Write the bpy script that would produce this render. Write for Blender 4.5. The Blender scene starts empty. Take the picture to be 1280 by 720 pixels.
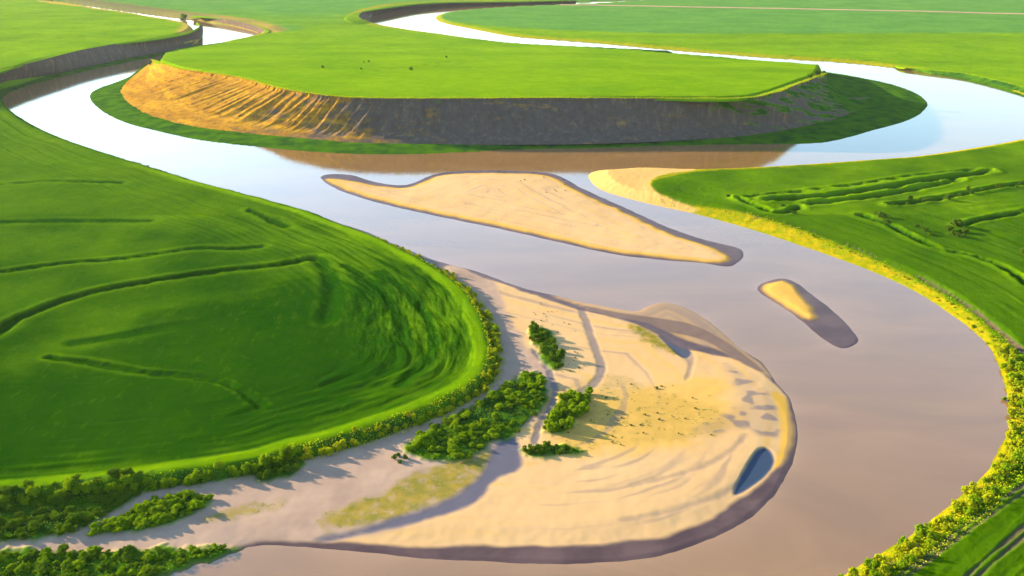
import bpy, bmesh, math, random
import numpy as np
from mathutils import Vector
random.seed(7)
rng = np.random.default_rng(7)
scn = bpy.context.scene
COL = scn.collection

# ------------------------------------------------------------------ camera model
CAM_H = 100.0
F = 1108.5                      # focal length in photo pixels (1280 wide)
TH = math.atan(430.0 / F)       # depression of the optical axis
CT, ST = math.cos(TH), math.sin(TH)

def W(px, py, z=0.0):
    """photo pixel -> point of the place at height z"""
    px = np.asarray(px, float); py = np.asarray(py, float)
    u = (px - 640.0) / F; v = (360.0 - py) / F
    dx = u; dy = CT + v * ST; dz = -ST + v * CT
    k = (z - CAM_H) / dz
    return np.stack([dx * k, dy * k], -1)

def smooth(pts, closed=True, n=4):
    P = np.asarray(pts, float)
    N = len(P); out = []
    rngi = range(N) if closed else range(N - 1)
    for i in rngi:
        if closed:
            p0, p1, p2, p3 = P[i - 1], P[i], P[(i + 1) % N], P[(i + 2) % N]
        else:
            p0, p1, p2, p3 = P[max(i - 1, 0)], P[i], P[i + 1], P[min(i + 2, N - 1)]
        # centripetal-ish: shrink tangents where neighbours are very uneven
        l1 = np.linalg.norm(p1[:2] - p0[:2]) + 1e-6; l2 = np.linalg.norm(p2[:2] - p1[:2]) + 1e-6; l3 = np.linalg.norm(p3[:2] - p2[:2]) + 1e-6
        m1 = (p2 - p0) / (l1 + l2) * l2; m2 = (p3 - p1) / (l2 + l3) * l2
        if any(q[0] < -150 or q[0] > 1420 or q[1] < -9 or q[1] > 770 for q in (p1, p2)): m1 = m2 = p2 - p1
        for k in range(n):
            t = k / n; t2 = t * t; t3 = t2 * t
            out.append((2*t3-3*t2+1)*p1 + (t3-2*t2+t)*m1 + (-2*t3+3*t2)*p2 + (t3-t2)*m2)
    if not closed:
        out.append(P[-1])
    return np.array(out)

def poly(pts, z=0.0, closed=True, n=4):
    s = smooth(pts, closed, n)
    return W(s[:, 0], s[:, 1], z)

# ------------------------------------------------------------------ numpy noise
_perm = np.random.default_rng(3).permutation(4096).astype(np.int32)
_ang = np.random.default_rng(4).random(4096) * 2 * math.pi
_gx, _gy = np.cos(_ang).astype(np.float32), np.sin(_ang).astype(np.float32)

def noise2(x, y, seed=0):
    xi = np.floor(x).astype(np.int32); yi = np.floor(y).astype(np.int32)
    xf = (x - xi).astype(np.float32); yf = (y - yi).astype(np.float32)
    u = xf*xf*xf*(xf*(xf*6-15)+10); v = yf*yf*yf*(yf*(yf*6-15)+10)
    def g(ix, iy, dx, dy):
        h = _perm[(_perm[(ix + seed*131) & 4095] + iy) & 4095]
        return _gx[h]*dx + _gy[h]*dy
    a = g(xi, yi, xf, yf); b = g(xi+1, yi, xf-1, yf)
    c = g(xi, yi+1, xf, yf-1); d = g(xi+1, yi+1, xf-1, yf-1)
    return (a + u*(b-a) + v*((c + u*(d-c)) - (a + u*(b-a)))) * 1.4

def fbm(x, y, octs=3, seed=0, gain=0.5):
    s = 0; a = 1.0; f = 1.0
    for o in range(octs):
        s = s + a * noise2(x*f, y*f, seed + o*7); a *= gain; f *= 2.03
    return s

def sst(a, b, x):
    t = np.clip((x - a) / (b - a), 0, 1)
    return t*t*(3-2*t)

# ------------------------------------------------------------------ traced outlines (photo pixels)
SH_CA = [(-900,-12),(-100,-2),(60,14),(140,23),(200,31),(236,36),(250,39),(254,42),(250,50),(238,61),(190,72),(125,85),(50,103),(14,115),
 (3,123),(6,132),(30,150),(75,172),(150,197),(215,217),(240,225),(322,247),(379,262),(431,281),(464,292),(512,313),(546,326),
 (595,339),(644,357),(700,371),(740,380),(794,389),(815,381),(834,378),(871,392),(901,414),(924,435),(950,452),(969,476),(987,499),
 (995,525),(995,559),(987,585),(965,622),(931,652),(875,679),(800,699),(700,706),(587,702),(500,695),(437,689),(375,684),(311,684),
 (280,695),(240,707),(205,722),(150,760),(0,830),(-500,1000),(-900,1000)]
SH_B = [(-100,-7),(75,2.5),(150,12.5),(220,21.5),(245,25),(262,29),(290,33),(316,39),(324,43),(312,48),(270,57),(240,63),(200,73),(180,82),(160,97),(120,112),
 (112,122),(130,140),(160,154),(190,162),(250,175),(330,184),(400,190),(480,193),(560,191),(640,187),(740,185),(840,182),(940,180),
 (1030,178),(1090,163),(1140,148),(1159,132),(1150,120),(1120,107),(1075,97),(1040,91),(990,85),(910,75),(790,67),(640,57),(550,45),
 (480,34),(461,26),(462,20),(480,13),(515,7),(570,4.5),(640,3),(750,1),(850,-3),(1000,-10),(1500,-25),(1500,-52),(-100,-52)]
SH_EF = [(1600,-20),(1000,-8),(830,-1),(760,4),(700,6.5),(640,9),(575,14),(550,18),(544,22),(552,28),(580,34),(640,45),(740,53),
 (840,62),(950,71),(1070,79),(1140,88),(1215,101),(1280,121),(1345,142),(1360,152),(1345,163),(1300,170),(1242,181),(1150,195),
 (1100,199),(969,208),(871,212),(800,210),(770,212),(745,214),(735,220),(749,236),(797,251),(880,270),(950,290),(1025,315),
 (1100,343),(1156,371),(1194,397),(1224,420),(1242,442),(1254,472),(1261,506),(1262,532),(1250,562),(1231,592),(1194,626),
 (1156,656),(1119,682),(1070,709),(980,760),(900,820),(800,1000),(2500,1000),(2500,-20)]
SH_G = [(400,222),(410,218),(440,219),(475,229),(509,231),(539,219),(569,214),(625,213),(690,217),(711,226),(722,233),(764,252),
 (797,267),(837,285),(886,301),(924,311),(930,320),(914,333),(880,329),(831,325),(775,319),(700,303),(625,286),(550,271),(475,254),(422,237)]
DRY_G = [(404,223),(440,226),(475,232),(509,234),(539,222),(569,217),(625,216),(690,220),(720,237),(764,257),(797,272),(837,291),
 (886,307),(910,318),(914,325),(900,329),(831,322),(775,316),(700,300),(625,283),(550,268),(475,251),(425,235)]
SH_H = [(946,361),(961,351),(984,349),(1010,364),(1040,388),(1062,409),(1073,424),(1066,432),(1051,435),(1025,421),(999,398),(969,378)]
DRY_H = [(950,360),(964,352),(983,351),(1008,373),(1021,392),(1020,399),(1010,399),(990,389),(967,374)]
# dry sand of the point bar
DRY_A = [(560,330),(600,345),(644,360),(700,379),(740,390),(790,403),(820,415),(850,432),(880,440),(925,450),(965,474),(984,499),(992,525),
 (991,556),(983,574),(968,588),(946,607),(894,645),(837,666),(800,675),(737,682),(587,684),(480,681),(400,677),(311,680),(250,690),(0,700),(-200,730),(-400,600),(0,500),(400,420)]
# meadow on the left, at bank height
MEAD = [(-900,150),(-200,95),(-40,110),(4,128),(9,133),(32,150),(77,171),(150,195),(215,215),(240,223),(322,245),(379,260),(431,279),(464,290),
 (480,297),(510,312),(539,328),(580,356),(603,388),(615,420),(618,446),(608,472),(562,502),(490,530),(400,557),(375,562),(319,579),(225,594),
 (112,609),(0,619),(-300,640),(-900,680)]
MEADF = [(812,232),(826,222),(880,214),(969,209),(1100,200),(1150,196),(1242,182),(1300,170),(1365,152),(1500,120),(2500,120),(2500,1000),(1010,770),
 (1085,712),(1130,690),(1165,665),(1205,634),(1245,596),(1268,560),(1278,530),(1278,500),(1274,470),(1262,440),(1240,410),(1200,378),(1140,343),(1062,310),(987,283),(912,262),(840,250),(818,242)]
CTOP = [(-900,70),(-100,102),(0,88),(60,73),(100,63),(150,54),(200,47),(235,40),(248,34),(250,30),(242,25),(220,21),(150,10),(75,-2),(-100,-14),(-900,-14)]
DARK_GRASS = [(-300,460),(0,425),(150,372),(260,342),(395,318),(450,318),(520,330),(600,375),(650,430),(650,490),(520,560),(360,625),(150,660),(0,690),(-300,720)]

T_BIG = [(505,560),(520,548),(570,520),(618,492),(650,470),(672,468),(682,490),(672,515),(652,535),(640,550),(618,552),(590,572),(550,577),(520,572)]
T_UP = [(664,408),(680,412),(695,430),(703,455),(697,464),(682,455),(672,440),(666,425)]
T_CH = [(680,535),(692,515),(710,497),(738,492),(735,506),(722,525),(705,542),(686,543)]
T_STRIP = [(655,566),(668,560),(700,561),(722,566),(700,570),(665,571)]
T_CLUMP = [(314,594),(325,584),(352,580),(380,581),(372,592),(345,600),(322,602)]
T_BL = [(-60,622),(0,622),(60,615),(112,610),(150,606),(200,602),(170,622),(130,645),(90,667),(20,674),(-60,682)]
T_WEDGE = [(108,669),(130,655),(165,640),(205,622),(240,620),(262,624),(256,636),(225,650),(180,660),(135,668)]
T_BOT = [(-60,697),(0,690),(120,688),(220,685),(297,684),(270,694),(235,706),(200,718),(150,735),(60,740),(20,722),(-60,712)]
THICK = [T_BIG, T_UP, T_CH, T_STRIP, T_CLUMP, T_BL, T_WEDGE, T_BOT]

# ------------------------------------------------------------------ terrain lattice
vs = np.concatenate([np.arange(1100, 800, -8), np.arange(800, 740, -3), np.arange(740, -12, -1.0), np.arange(-12, -50, -2.0)])
dep = TH - np.arctan((360 - vs) / F)
Y = CAM_H / np.tan(dep)
Y = np.concatenate([Y, [4400, 5200, 6500, 9000, 14000]])
td = np.arange(-0.73, 0.7301, 0.00102)
g_ = 0.73 + 0.004 * (np.power(1.075, np.arange(1, 37)) - 1) / 0.075
tc = np.concatenate([-g_[::-1], td, g_])
NR, NC = len(Y), len(tc)
X2 = (Y[:, None] * tc[None, :]).astype(np.float64)
Y2 = np.repeat(Y[:, None], NC, 1)

# coarse lattice for the distance fields
ri = np.unique(np.concatenate([np.arange(0, NR, 3), [NR-1]])); ci = np.unique(np.concatenate([np.arange(0, NC, 3), [NC-1]]))
Xc = X2[np.ix_(ri, ci)].astype(np.float32); Yc = Y2[np.ix_(ri, ci)].astype(np.float32)
fr = np.interp(np.arange(NR), ri, np.arange(len(ri))); fc = np.interp(np.arange(NC), ci, np.arange(len(ci)))
r0 = np.minimum(fr.astype(int), len(ri)-2); c0 = np.minimum(fc.astype(int), len(ci)-2)
wr = (fr - r0)[:, None].astype(np.float32); wc = (fc - c0)[None, :].astype(np.float32)
def up(Z):
    A = Z[r0][:, c0]; B = Z[r0][:, c0+1]; C_ = Z[r0+1][:, c0]; D = Z[r0+1][:, c0+1]
    return (A*(1-wc) + B*wc)*(1-wr) + (C_*(1-wc) + D*wc)*wr

def dist_field(P, closed=True, reach=None):
    """signed distance (inside > 0) of the coarse lattice to a polygon, or the plain distance to an open line"""
    P = P.astype(np.float32)
    A = P; B = np.roll(P, -1, 0)
    if not closed: A, B = P[:-1], P[1:]
    shape = Xc.shape
    rows = np.arange(shape[0]); y = Yc[:, 0]
    if reach is not None:
        sel = (y > P[:, 1].min() - reach) & (y < P[:, 1].max() + reach)
    else:
        sel = np.ones(len(y), bool)
    out = np.full(shape, -(reach or 1e4) if closed else (reach or 1e4), np.float32)
    if not sel.any(): return out
    xs = Xc[sel].ravel(); ys = Yc[sel].ravel()
    d2 = np.full(xs.shape, 1e12, np.float32); ins = np.zeros(xs.shape, bool)
    for (ax, ay), (bx, by) in zip(A, B):
        ex, ey = bx-ax, by-ay
        L = ex*ex + ey*ey
        if L < 1e-9: continue
        wx = xs-ax; wy = ys-ay
        t = np.clip((wx*ex + wy*ey) / L, 0, 1)
        wx -= t*ex; wy -= t*ey
        np.minimum(d2, wx*wx + wy*wy, out=d2)
        if closed and ay != by:
            c = (ay <= ys) != (by <= ys)
            if c.any():
                ins ^= c & (xs < ax + (ys-ay) * ex/ey)
    d = np.sqrt(d2)
    out[sel] = (np.where(ins, d, -d) if closed else d).reshape(-1, shape[1])
    return out
def sdf(pts, z=0.0, reach=None, n=4): return up(dist_field(poly(pts, z, True, n), True, reach))
def ldist(pts, z=0.0, reach=60.0): return up(dist_field(poly(pts, z, False, 4), False, reach))

dCA, dB, dEF = sdf(SH_CA), sdf(SH_B), sdf(SH_EF)
dG, dH = sdf(SH_G, 0, 300), sdf(SH_H, 0, 300)
X = X2.astype(np.float32); Yf = Y2.astype(np.float32)
n40 = fbm(X/40, Yf/40, 3, 1); n12 = fbm(X/12, Yf/12, 3, 2); n3 = fbm(X/3, Yf/3, 2, 3); n1 = fbm(X/1.1, Yf/1.1, 2, 5)
n150 = fbm(X/150, Yf/150, 2, 9)
nearw = np.clip(1 - (Yf-450)/300, 0, 1)

dAll = np.maximum.reduce([dCA, dB, dEF, dG, dH])
dj = dAll + 0.4*n12 + 0.10*n3*nearw
h = np.where(dj < 0, np.maximum(dj*0.12, -1.3), np.minimum(dj*0.10, 0.30))
isCA = dCA >= dAll - 1e-3; isB = dB >= dAll - 1e-3; isEF = dEF >= dAll - 1e-3; isG = dG >= dAll - 1e-3; isH = dH >= dAll - 1e-3

mL = sdf(MEAD, 2.6); mF = sdf(MEADF, 2.4)
cT = sdf(CTOP, 14.0)
drA = sdf(DRY_A, 0.3, 200); drG = sdf(DRY_G, 0.3, 200); drH = sdf(DRY_H, 0.3, 200)
dark_grass = 1.10*sst(-30, 42, sdf(DARK_GRASS, 2.6, 300) + 6*n12)  # grass tone, darker inside the outlined near field

Z0 = np.zeros_like(h)
sand = Z0.copy(); wet = Z0.copy(); dry = Z0.copy(); soil = Z0.copy(); damp = Z0.copy(); olive = Z0.copy(); grey_sand = Z0.copy(); gold = Z0.copy(); apron = Z0.copy(); cool = Z0.copy()

# --- point bar
inA = isCA
drj = drA + 0.9*n12 + 0.25*n40 + 0.12*n3
dryA = sst(-0.5, 0.9, drj)
mLj = mL + 0.5*n3 + 0.5*n12
barA = inA & (mL < 4) & (Yf < 330)
hb = 0.10 + 0.02*n3 + sst(-2.5, 7, drj)*(0.35 + np.clip(drA, 0, 30)*0.012 + 0.16*n40 + 0.025*n12) + 0.004*n3
h = np.where(barA, np.where(dj < 0, h, np.minimum(dj*0.10, hb)), h)
sand = np.where(barA, 1, sand)
wet = np.where(barA, 1 - dryA, wet)
upA = inA & (Yf >= 330) & (mL < 0)
apron = np.where(upA & (cT < 2), 1, apron)
# --- islands
for mk, dr in ((isG, drG), (isH, drH)):
    dd = dr + 0.9*n12 + 0.15*n3
    s_ = sst(-0.8, 2.2, dd)
    hi = 0.09 + 0.006*n3 + s_*(0.25 + np.clip(dr, 0, 14)*0.03 + 0.12*n12)
    h = np.where(mk, np.where(dj < 0, h, np.minimum(dj*0.12, hi)), h)
    sand = np.where(mk, 1, sand); wet = np.where(mk, 1-s_, wet)
gold = np.where(isH, 0.9, gold)
gold = np.where(isG, sst(5.0, 1.2, drG + 0.8*n12), gold)

# --- left meadow and its bank
bank = sst(-0.3, 1.6, mLj)
sideL = sst(0, 14, dCA - 0)          # meadow that meets the river directly keeps a softer edge
tilt = 2.3 + 0.5*n150 + 0.30*n40 + 0.10*n12 + 0.035*n3 + 0.02*n1
ang_m = np.arctan2(Yf-215, X+60)
ar1 = fbm(mL/2.1 + 0.5*n40, ang_m*5.0, 3, 61); ar2 = fbm(mL/5.5 + 0.4*n40, ang_m*3.0 + 9, 2, 63)
arcw = sst(2, 7, mL) * sst(46, 24, mL) * sst(-2.6, -1.9, ang_m) * (0.45 + 0.55*sst(-1.6, 0.2, ang_m))
arc = (0.26*ar1 + 0.30*ar2) * arcw
levee = 0.9*np.exp(-((mL-3.5)/3.0)**2)
hm = tilt + arc + levee*0.45
h = np.where(inA, h*(1-bank) + bank*hm, h)
sand = np.where(inA, sand*(1-sst(-0.2, 1.0, mLj)), sand); wet = np.where(inA & (mL > 1), 0, wet)
# --- high terrace on the far left
ct = sst(1.0, 13.0, cT)
h = np.where(inA, h + ct*(12.0 + 0.6*n40), h)
# --- right meadow: sloping dry bank, then the field
fb = np.clip(1 + mF/ np.maximum(3.0, mF*0+3), 0, 1)
rampF = np.clip(dEF/9.0, 0, 1)
hF = 2.3 + 0.5*n150 + 0.28*n40 + 0.12*n12 + 0.05*n3 + 0.03*n1
farE = sst(640, 800, Yf)
ar3 = fbm(mF/3.2 + 0.5*n40, Yf/60, 3, 71); hF = hF + 0.22*ar3*sst(4, 12, mF)*sst(420, 300, Yf)
hF = np.where(isEF, np.minimum(hF, 0.0 + dEF*0.27 + 0.15*n3*sst(0.5, 3, dEF)), 0)
h = np.where(isEF, np.where(dj < 0, h, np.maximum(hF, np.minimum(dj*0.1, 0.3))), h)
fld = sst(-1.2, 1.2, mF + 0.7*n3 + 0.6*n12)
dry = np.where(isEF, (1-fld) * (1-farE), dry)
dry = np.where(isEF & (Yf > 640), sst(10, 3, dEF + 2*n12) * 0.9, dry)
# pale sand skirt at the west tip of the right meadow
tipp = sdf([(728,216),(760,210),(880,206),(875,216),(826,224),(812,233),(822,247),(880,266),(800,256),(745,240),(728,222)], 0.3, 200)
tp = sst(-1.0, 1.2, tipp + 0.8*n12)
sand = np.where(isEF, np.maximum(sand, tp), sand); dry = np.where(isEF, dry*(1-tp*0.5), dry)
gold = np.where(isEF, 0.5, gold)
# --- plateau inside the big bend (cliff strips stand in front of its edge)
PT_TOP = [(190,75),(205,80),(220,85),(260,91),(300,97),(350,110),(390,117),(425,121),(480,123),(560,123),(640,122.5),(740,122.5),(840,123),(940,122),(970,115),(992,107),(1015,98),(1032,92)]
PT_Z   = [14.5,15.5,16.3,18,19.5,20.5,21,21,21,21,21,21,21,20.5,20,19,18,17]
PT_BASE = [(186,80),(166,96),(150,113),(156,126),(175,139),(200,149),(240,158),(300,166),(375,173),(450,179),(560,180.5),(640,181),(740,180),(840,176),(940,169),(1015,156),(1072,139),(1088,124),(1070,107),(1042,95)]
def plateau_h(x, y):
    a = np.interp(y, [300, 545, 600, 700, 850, 950, 5000], [21, 21, 19.2, 15.2, 7.0, 4.2, 4.0])
    b = np.minimum(a, np.interp(y, [300, 520, 580, 680, 800, 5000], [20.5, 20.5, 18.5, 13, 5, 4]))
    k = sst(20, 260, x); return a*(1-k) + b*k
for _ in range(25):
    q_ = np.array([W(p[0], p[1], z) for p, z in zip(PT_TOP, PT_Z)])
    PT_Z = list(0.5*np.array(PT_Z) + 0.5*plateau_h(q_[:, 0], q_[:, 1]))
def curve(pts, zs=None, n=400):
    P = np.array(pts, float)
    if zs is not None: P = np.concatenate([P, np.array(zs, float)[:, None]], 1)
    S = smooth(P, False, 8)
    z = S[:, 2] if zs is not None else 0.0
    w = W(S[:, 0], S[:, 1], z)
    if zs is None: w3 = np.concatenate([w, np.zeros((len(w), 1))], 1)
    else: w3 = np.concatenate([w, z[:, None]], 1)
    L = np.concatenate([[0], np.cumsum(np.linalg.norm(np.diff(w3[:, :2], axis=0), axis=1))])
    q = np.linspace(0, L[-1], n)
    return np.stack([np.interp(q, L, w3[:, k]) for k in range(3)], 1), L[-1]
topB, LB = curve(PT_TOP, PT_Z, 1500)
ptp = np.concatenate([topB[::25, :2], W(np.array([1032, 990, 910, 790, 640, 550, 480, 461, 465, 480]), np.array([91, 84, 74, 66, 56, 44, 33, 25, 18, 9]), 3.0),
                      W(np.array([900, 1600, -300, 75, 230, 325, 312, 270, 200]), np.array([-10, -45, -45, -12, 8, 33, 47, 57, 72]), 3.0)])
pT = up(dist_field(ptp, True))
# the terrace falls gently northwards from the cliff edge
dtop = up(dist_field(topB[::20, :2], False, 900.0))
hP = plateau_h(X, Yf).astype(np.float32)
hP = hP + 0.30*n40*sst(5, 30, dtop) + 0.10*n12
pin = sst(0.5, 7.0, pT)
pedge = sst(0.3, 5, dB)
hap = 0.25 + 1.1*sst(0.5, 16, dB) + 0.15*n12 + 0.08*n3
hBn = np.where(pT > 0.4, hap*(1-pin) + hP*pin, hap)
hBn = np.where((Yf > 860), 0.2 + (hP-0.2)*sst(0.5, 9, dB), hBn)
h = np.where(isB, np.where(dj < 0, h, np.minimum(hBn, 0.05 + dB*1.3)), h)
apron = np.where(isB & (pT < 1.0) & (Yf < 900), 1, apron)
dry = np.where(isB & (Yf > 620) & (pT > 0), np.maximum(dry, 0.9*sst(np.interp(Yf, [900, 1300], [9, 34]), np.interp(Yf, [900, 1300], [2, 20]), dB + 2.5*n12)), dry)

# --- ditches, old scroll ridges, ruts
dark_grass = np.where(inA & (mL > 0) & (cT < 0), np.maximum(dark_grass, sst(440, 250, Yf)*0.20 + 0.62 + 0.08*n40), dark_grass)
dark_grass = np.where(isEF & (Yf < 640), 0.55 + 0.25*n40 + dark_grass*0.5, dark_grass)
dark_grass = np.where(isEF & (Yf < 205) , np.maximum(dark_grass, 0.75), dark_grass)
dark_grass = np.where(isEF & (Yf < 330) & (mF > 0), np.maximum(dark_grass, 0.70 + 0.1*n40), dark_grass)
rows_ = np.sin(mL*2*math.pi/3.0 + 0.5*n12)*sst(3, 7, mL)*sst(60, 30, mL)
dark_grass = np.where(inA & (mL > 0) & (Yf < 330), np.clip(dark_grass + 0.05*rows_ + 0.22*ar1*arcw + 0.12*n40, 0, 1.3), dark_grass)
def ditch(pts, z, width, depth, rim=0.4, soil_a=0.0, dark_a=0.0, jit=0.45):
    global h, soil, dark_grass
    d = ldist(pts, z, 40) + jit*n3 + 0.4*n12
    k = np.exp(-(d/width)**2)
    r = np.exp(-((d-1.9*width)/width)**2)
    land = (dAll > 1.5)
    h = h + np.where(land, -0.7*depth*k + 0.35*rim*depth*r*(0.6+0.5*n12), 0)
    soil = np.maximum(soil, soil_a*k)
    dark_grass = np.clip(dark_grass + np.where(land, dark_a*k - 0.32*min(1, depth)*r*(0.8+0.5*n12), 0), 0, 1.6)  # darker grass in the ditch, its sunlit rims painted as brighter grass
DL = [
 ([(-60,347),(0,339),(75,328),(150,321),(244,309),(292,309),(326,306)], 1.5, 0.95),
 ([(-40,430),(0,412),(22,397),(75,375),(150,356),(262,339),(356,328),(392,320)], 1.7, 1.5),
 ([(60,444),(112,450),(169,461),(262,472),(300,487),(326,505)], 1.0, 0.85),
 ([(311,261),(335,271),(358,281)], 1.6, 0.8),
 ([(0,229),(56,225),(150,227)], 2.0, 0.6),
 ([(-40,279),(0,277),(187,274)], 2.0, 0.35),
 ([(398,322),(412,345),(416,368),(408,398)], 2.2, 0.6),
 ([(90,426),(150,417),(200,408),(250,402)], 1.8, 0.25),
 ([(470,340),(510,365),(535,400),(540,440),(500,480)], 1.4, 0.3),
 ([(430,330),(480,370),(505,420),(480,465)], 1.6, 0.3),
]
for p, w_, dp in DL: ditch(p, 2.6, w_, dp, 0.4, 0.0, 0.5)
DR = [
 ([(924,247),(987,240),(1062,232),(1137,221),(1224,211)], 1.3, 0.9),
 ([(960,250),(1040,244),(1100,236),(1160,226),(1240,214)], 2.0, 1.7),
 ([(1010,255),(1081,248),(1137,238),(1200,224)], 1.6, 1.3),
 ([(1112,257),(1165,250),(1215,240),(1280,229),(1340,222)], 1.6, 1.5),
 ([(1200,281),(1240,272),(1280,264),(1340,256)], 1.5, 0.9),
 ([(1190,315),(1230,324),(1262,338),(1285,355)], 1.4, 1.0),
 ([(1076,268),(1110,280),(1140,296),(1165,307)], 1.5, 1.0),
 ([(921,247),(942,256),(975,266),(1000,258)], 1.5, 1.1),
]
for p, w_, dp in DR: ditch(p, 2.4, w_, dp*1.6, 0.95, 0.0, 0.55)
for p in ([(1100,735),(1170,680),(1225,640),(1290,596)], [(1108,738),(1178,684),(1233,645),(1290,607)],
          [(1190,735),(1240,690),(1290,648)], [(1200,738),(1250,694),(1290,660)], [(1040,735),(1090,708),(1150,672)]):
    ditch(p, 2.4, 0.35, 0.28, 0.3, 0.75, 0.2, 0.08)
DP = [([(450,95),(500,87),(560,76),(600,70)], 2.6, 0.7), ([(370,65),(420,72),(455,78)], 3, 0.7), ([(395,88),(425,85)], 3, .6), ([(560,80),(600,76)], 3, .6),
      ([(0,48),(60,46),(130,40)], 4, .8), ([(980,68),(1120,76),(1280,79)], 2.5, .8)]
for p, w_, dp in DP: ditch(p, 14 if p[0][0] < 100 else (2.5 if p[0][0] > 900 else 16), w_, dp, 0.4, 0.0, 0.4)
# bare track along the top of the right bank
dtrk = ldist([(930,268),(1000,284),(1070,309),(1140,339),(1200,372),(1245,405),(1290,445)], 2.4, 30)
trk = sst(1.1, 0.4, np.abs(dtrk + 0.35*n12 + 0.2*n3)) * sst(-0.55, 0.15, n12 + 0.5*n3 + np.interp(Yf, [180, 260, 400], [0.5, 0.0, -0.5]))
trk = np.where(isEF, trk, 0)
h -= 0.25*trk; soil = np.maximum(soil, trk)

# --- damp channels and hollows of the point bar
def hollow(pts, z, depth, edge=0.6, amt=1.0, closed=True, width=1.0):
    global h, damp
    if closed: m = sst(-edge, edge, sdf(pts, z, 120) + 0.3*n3 + 0.3*n12)
    else: m = sst(width+edge*0.6, width-edge*0.6, ldist(pts, z, 60) + 0.3*n3)
    m = np.where(inA & (dCA > 0.5) & (mL < 0.5), m, 0)
    h = np.where(m > 0, np.maximum(h - depth*m, 0.06), h)
    damp = np.maximum(damp, m*amt)
    return m
hollow([(624,556),(645,547),(652,575),(650,590),(625,600),(595,630),(550,648),(475,664),(400,678),(396,675),(456,662),(524,640),(569,622),(600,596)], 0.2, 0.10, 0.9)
hollow([(665,440),(680,455),(690,475),(694,492),(687,514),(674,535),(668,556)], 0.2, 0.10, 0.8, 0.8, False, 0.8)
hollow([(727,386),(735,410),(744,436),(752,462),(745,480),(727,492)], 0.2, 0.10, 0.9, 0.7, False, 1.1)
hollow([(790,610),(850,595),(890,580),(918,562),(932,545)], 0.2, 0.05, 1.2, 0.40, False, 0.6)
hollow([(780,652),(840,640),(895,622),(930,602)], 0.2, 0.04, 1.4, 0.40, False, 0.7)
mm = np.where(inA, sst(-1.5, 1.5, sdf([(905,455),(942,478),(973,510),(974,545),(950,545),(935,536),(885,545),(870,540),(905,520),(925,500)], 0.2, 120)), 0)
damp = np.maximum(damp, mm*(0.22 + 0.5*sst(0.05, 0.35, noise2(X/5 + Yf/9, Yf/3.5 - X/12, 97) + 0.3*n3)))
hollow([(845,425),(862,436),(868,446),(864,470),(856,478),(860,455),(846,442)], 0.2, 0.10, 0.6, 0.5)
POOL = [(946,563),(960,561),(968,574),(961,589),(939,607),(918,619),(924,604),(935,581)]
POOL2 = [(822,416),(840,424),(858,433),(864,442),(858,449),(844,441),(830,428)]
blue = Z0.copy()
for pl, a in ((POOL, 1.0), (POOL2, 0.8)):
    m = sst(-0.5, 0.5, sdf(pl, 0.2, 120) + 0.4*n12 + 0.1*n3)*a; m = np.where(inA, m, 0)
    h = h*(1-m) + 0.09*m; damp = np.maximum(damp, m); blue = np.maximum(blue, m)
flat = np.where(inA, sst(-0.8, 1.0, sdf([(690,369),(760,382),(800,384),(834,376),(880,394),(926,434),(967,472),(955,468),(905,440),(855,424),(812,404),(740,388)], 0.1, 120) + 0.5*n12), 0)
wedge = np.where(inA, sst(-0.5, 0.6, sdf([(690,371),(760,388),(830,398),(872,407),(918,433),(958,467),(930,456),(880,426),(830,414),(780,401),(730,386)], 0.1, 120) + 0.35*n12), 0)
wet = np.maximum(wet*(1-0.80*flat), wedge*0.85); sand = np.maximum(sand, wedge)
damp = np.maximum(damp, flat*(1-wedge)*np.clip(0.40 + 0.4*noise2(dCA/2.6, X/40, 95), 0, 1))
# yellow-olive patches of thin grass on the bar
for pl, a in (([(400,650),(450,628),(542,588),(600,570),(621,571),(610,592),(561,626),(475,649),(420,660)], 0.9),
              ([(247,650),(300,636),(360,628),(335,640),(290,650)], 0.8), ([(785,405),(812,412),(835,428),(850,441),(840,445),(810,428)], 1.0),
              ([(700,490),(760,470),(850,500),(905,520),(895,545),(800,555),(720,560),(690,540)], 0.30)):
    m = sst(-1.5, 1.5, sdf(pl, 0.3, 120) + 1.2*n3 + 0.8*n12)
    olive = np.maximum(olive, np.where(barA, m*a, 0))
gold = np.where(inA, sst(-5, 5, sdf([(700,500),(800,490),(905,470),(920,500),(910,530),(860,560),(740,570),(690,560)], 0.3, 120) + 3.5*n12 + 1.5*n3)*0.7, gold)
ge = sst(-0.8, 0.8, sdf([(966,490),(984,499),(993,525),(992,556),(984,577),(968,586),(975,550),(972,515)], 0.3, 100) + 0.5*n12)
gold = np.where(inA, np.maximum(gold, ge), gold); damp = damp*(1-0.8*ge)
grey_sand = np.where(inA, sst(-1.0, 1.5, sdf([(-300,760),(0,700),(311,683),(400,678),(500,660),(580,620),(615,585),(640,545),(680,520),(690,470),(655,430),(600,330),(500,290),(300,450),(-300,560)], 0.3, 300) + 0.8*n12), grey_sand)  # greyer sand between the meadow bank and the damp channel
ang = np.arctan2(Yf-165, X-8)
bands = fbm(np.maximum(dCA, 0)/3.6 + 0.15*n12, ang*0.7 + 0.15*n40, 2, 77)
damp = np.maximum(damp, np.where(barA & (grey_sand < 0.6), sst(0.32, 0.62, bands)*0.38, 0))
gold = np.maximum(gold, np.where(barA, sst(0.2, 0.8, -bands)*0.38*(1-grey_sand), 0))
bG = fbm(dG/1.8 + 0.4*n12, X/28, 3, 83)
damp = np.maximum(damp, np.where(isG, sst(0.3, 0.7, bG)*0.25, 0)); gold = np.maximum(gold, np.where(isG, sst(0.1, 0.8, -bG)*0.35, 0))
cn = up(dist_field(poly([(60,-2),(150,10.5),(220,21),(243,26),(249,31),(240,37)], 14.0, False, 4), False, 80))
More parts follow.
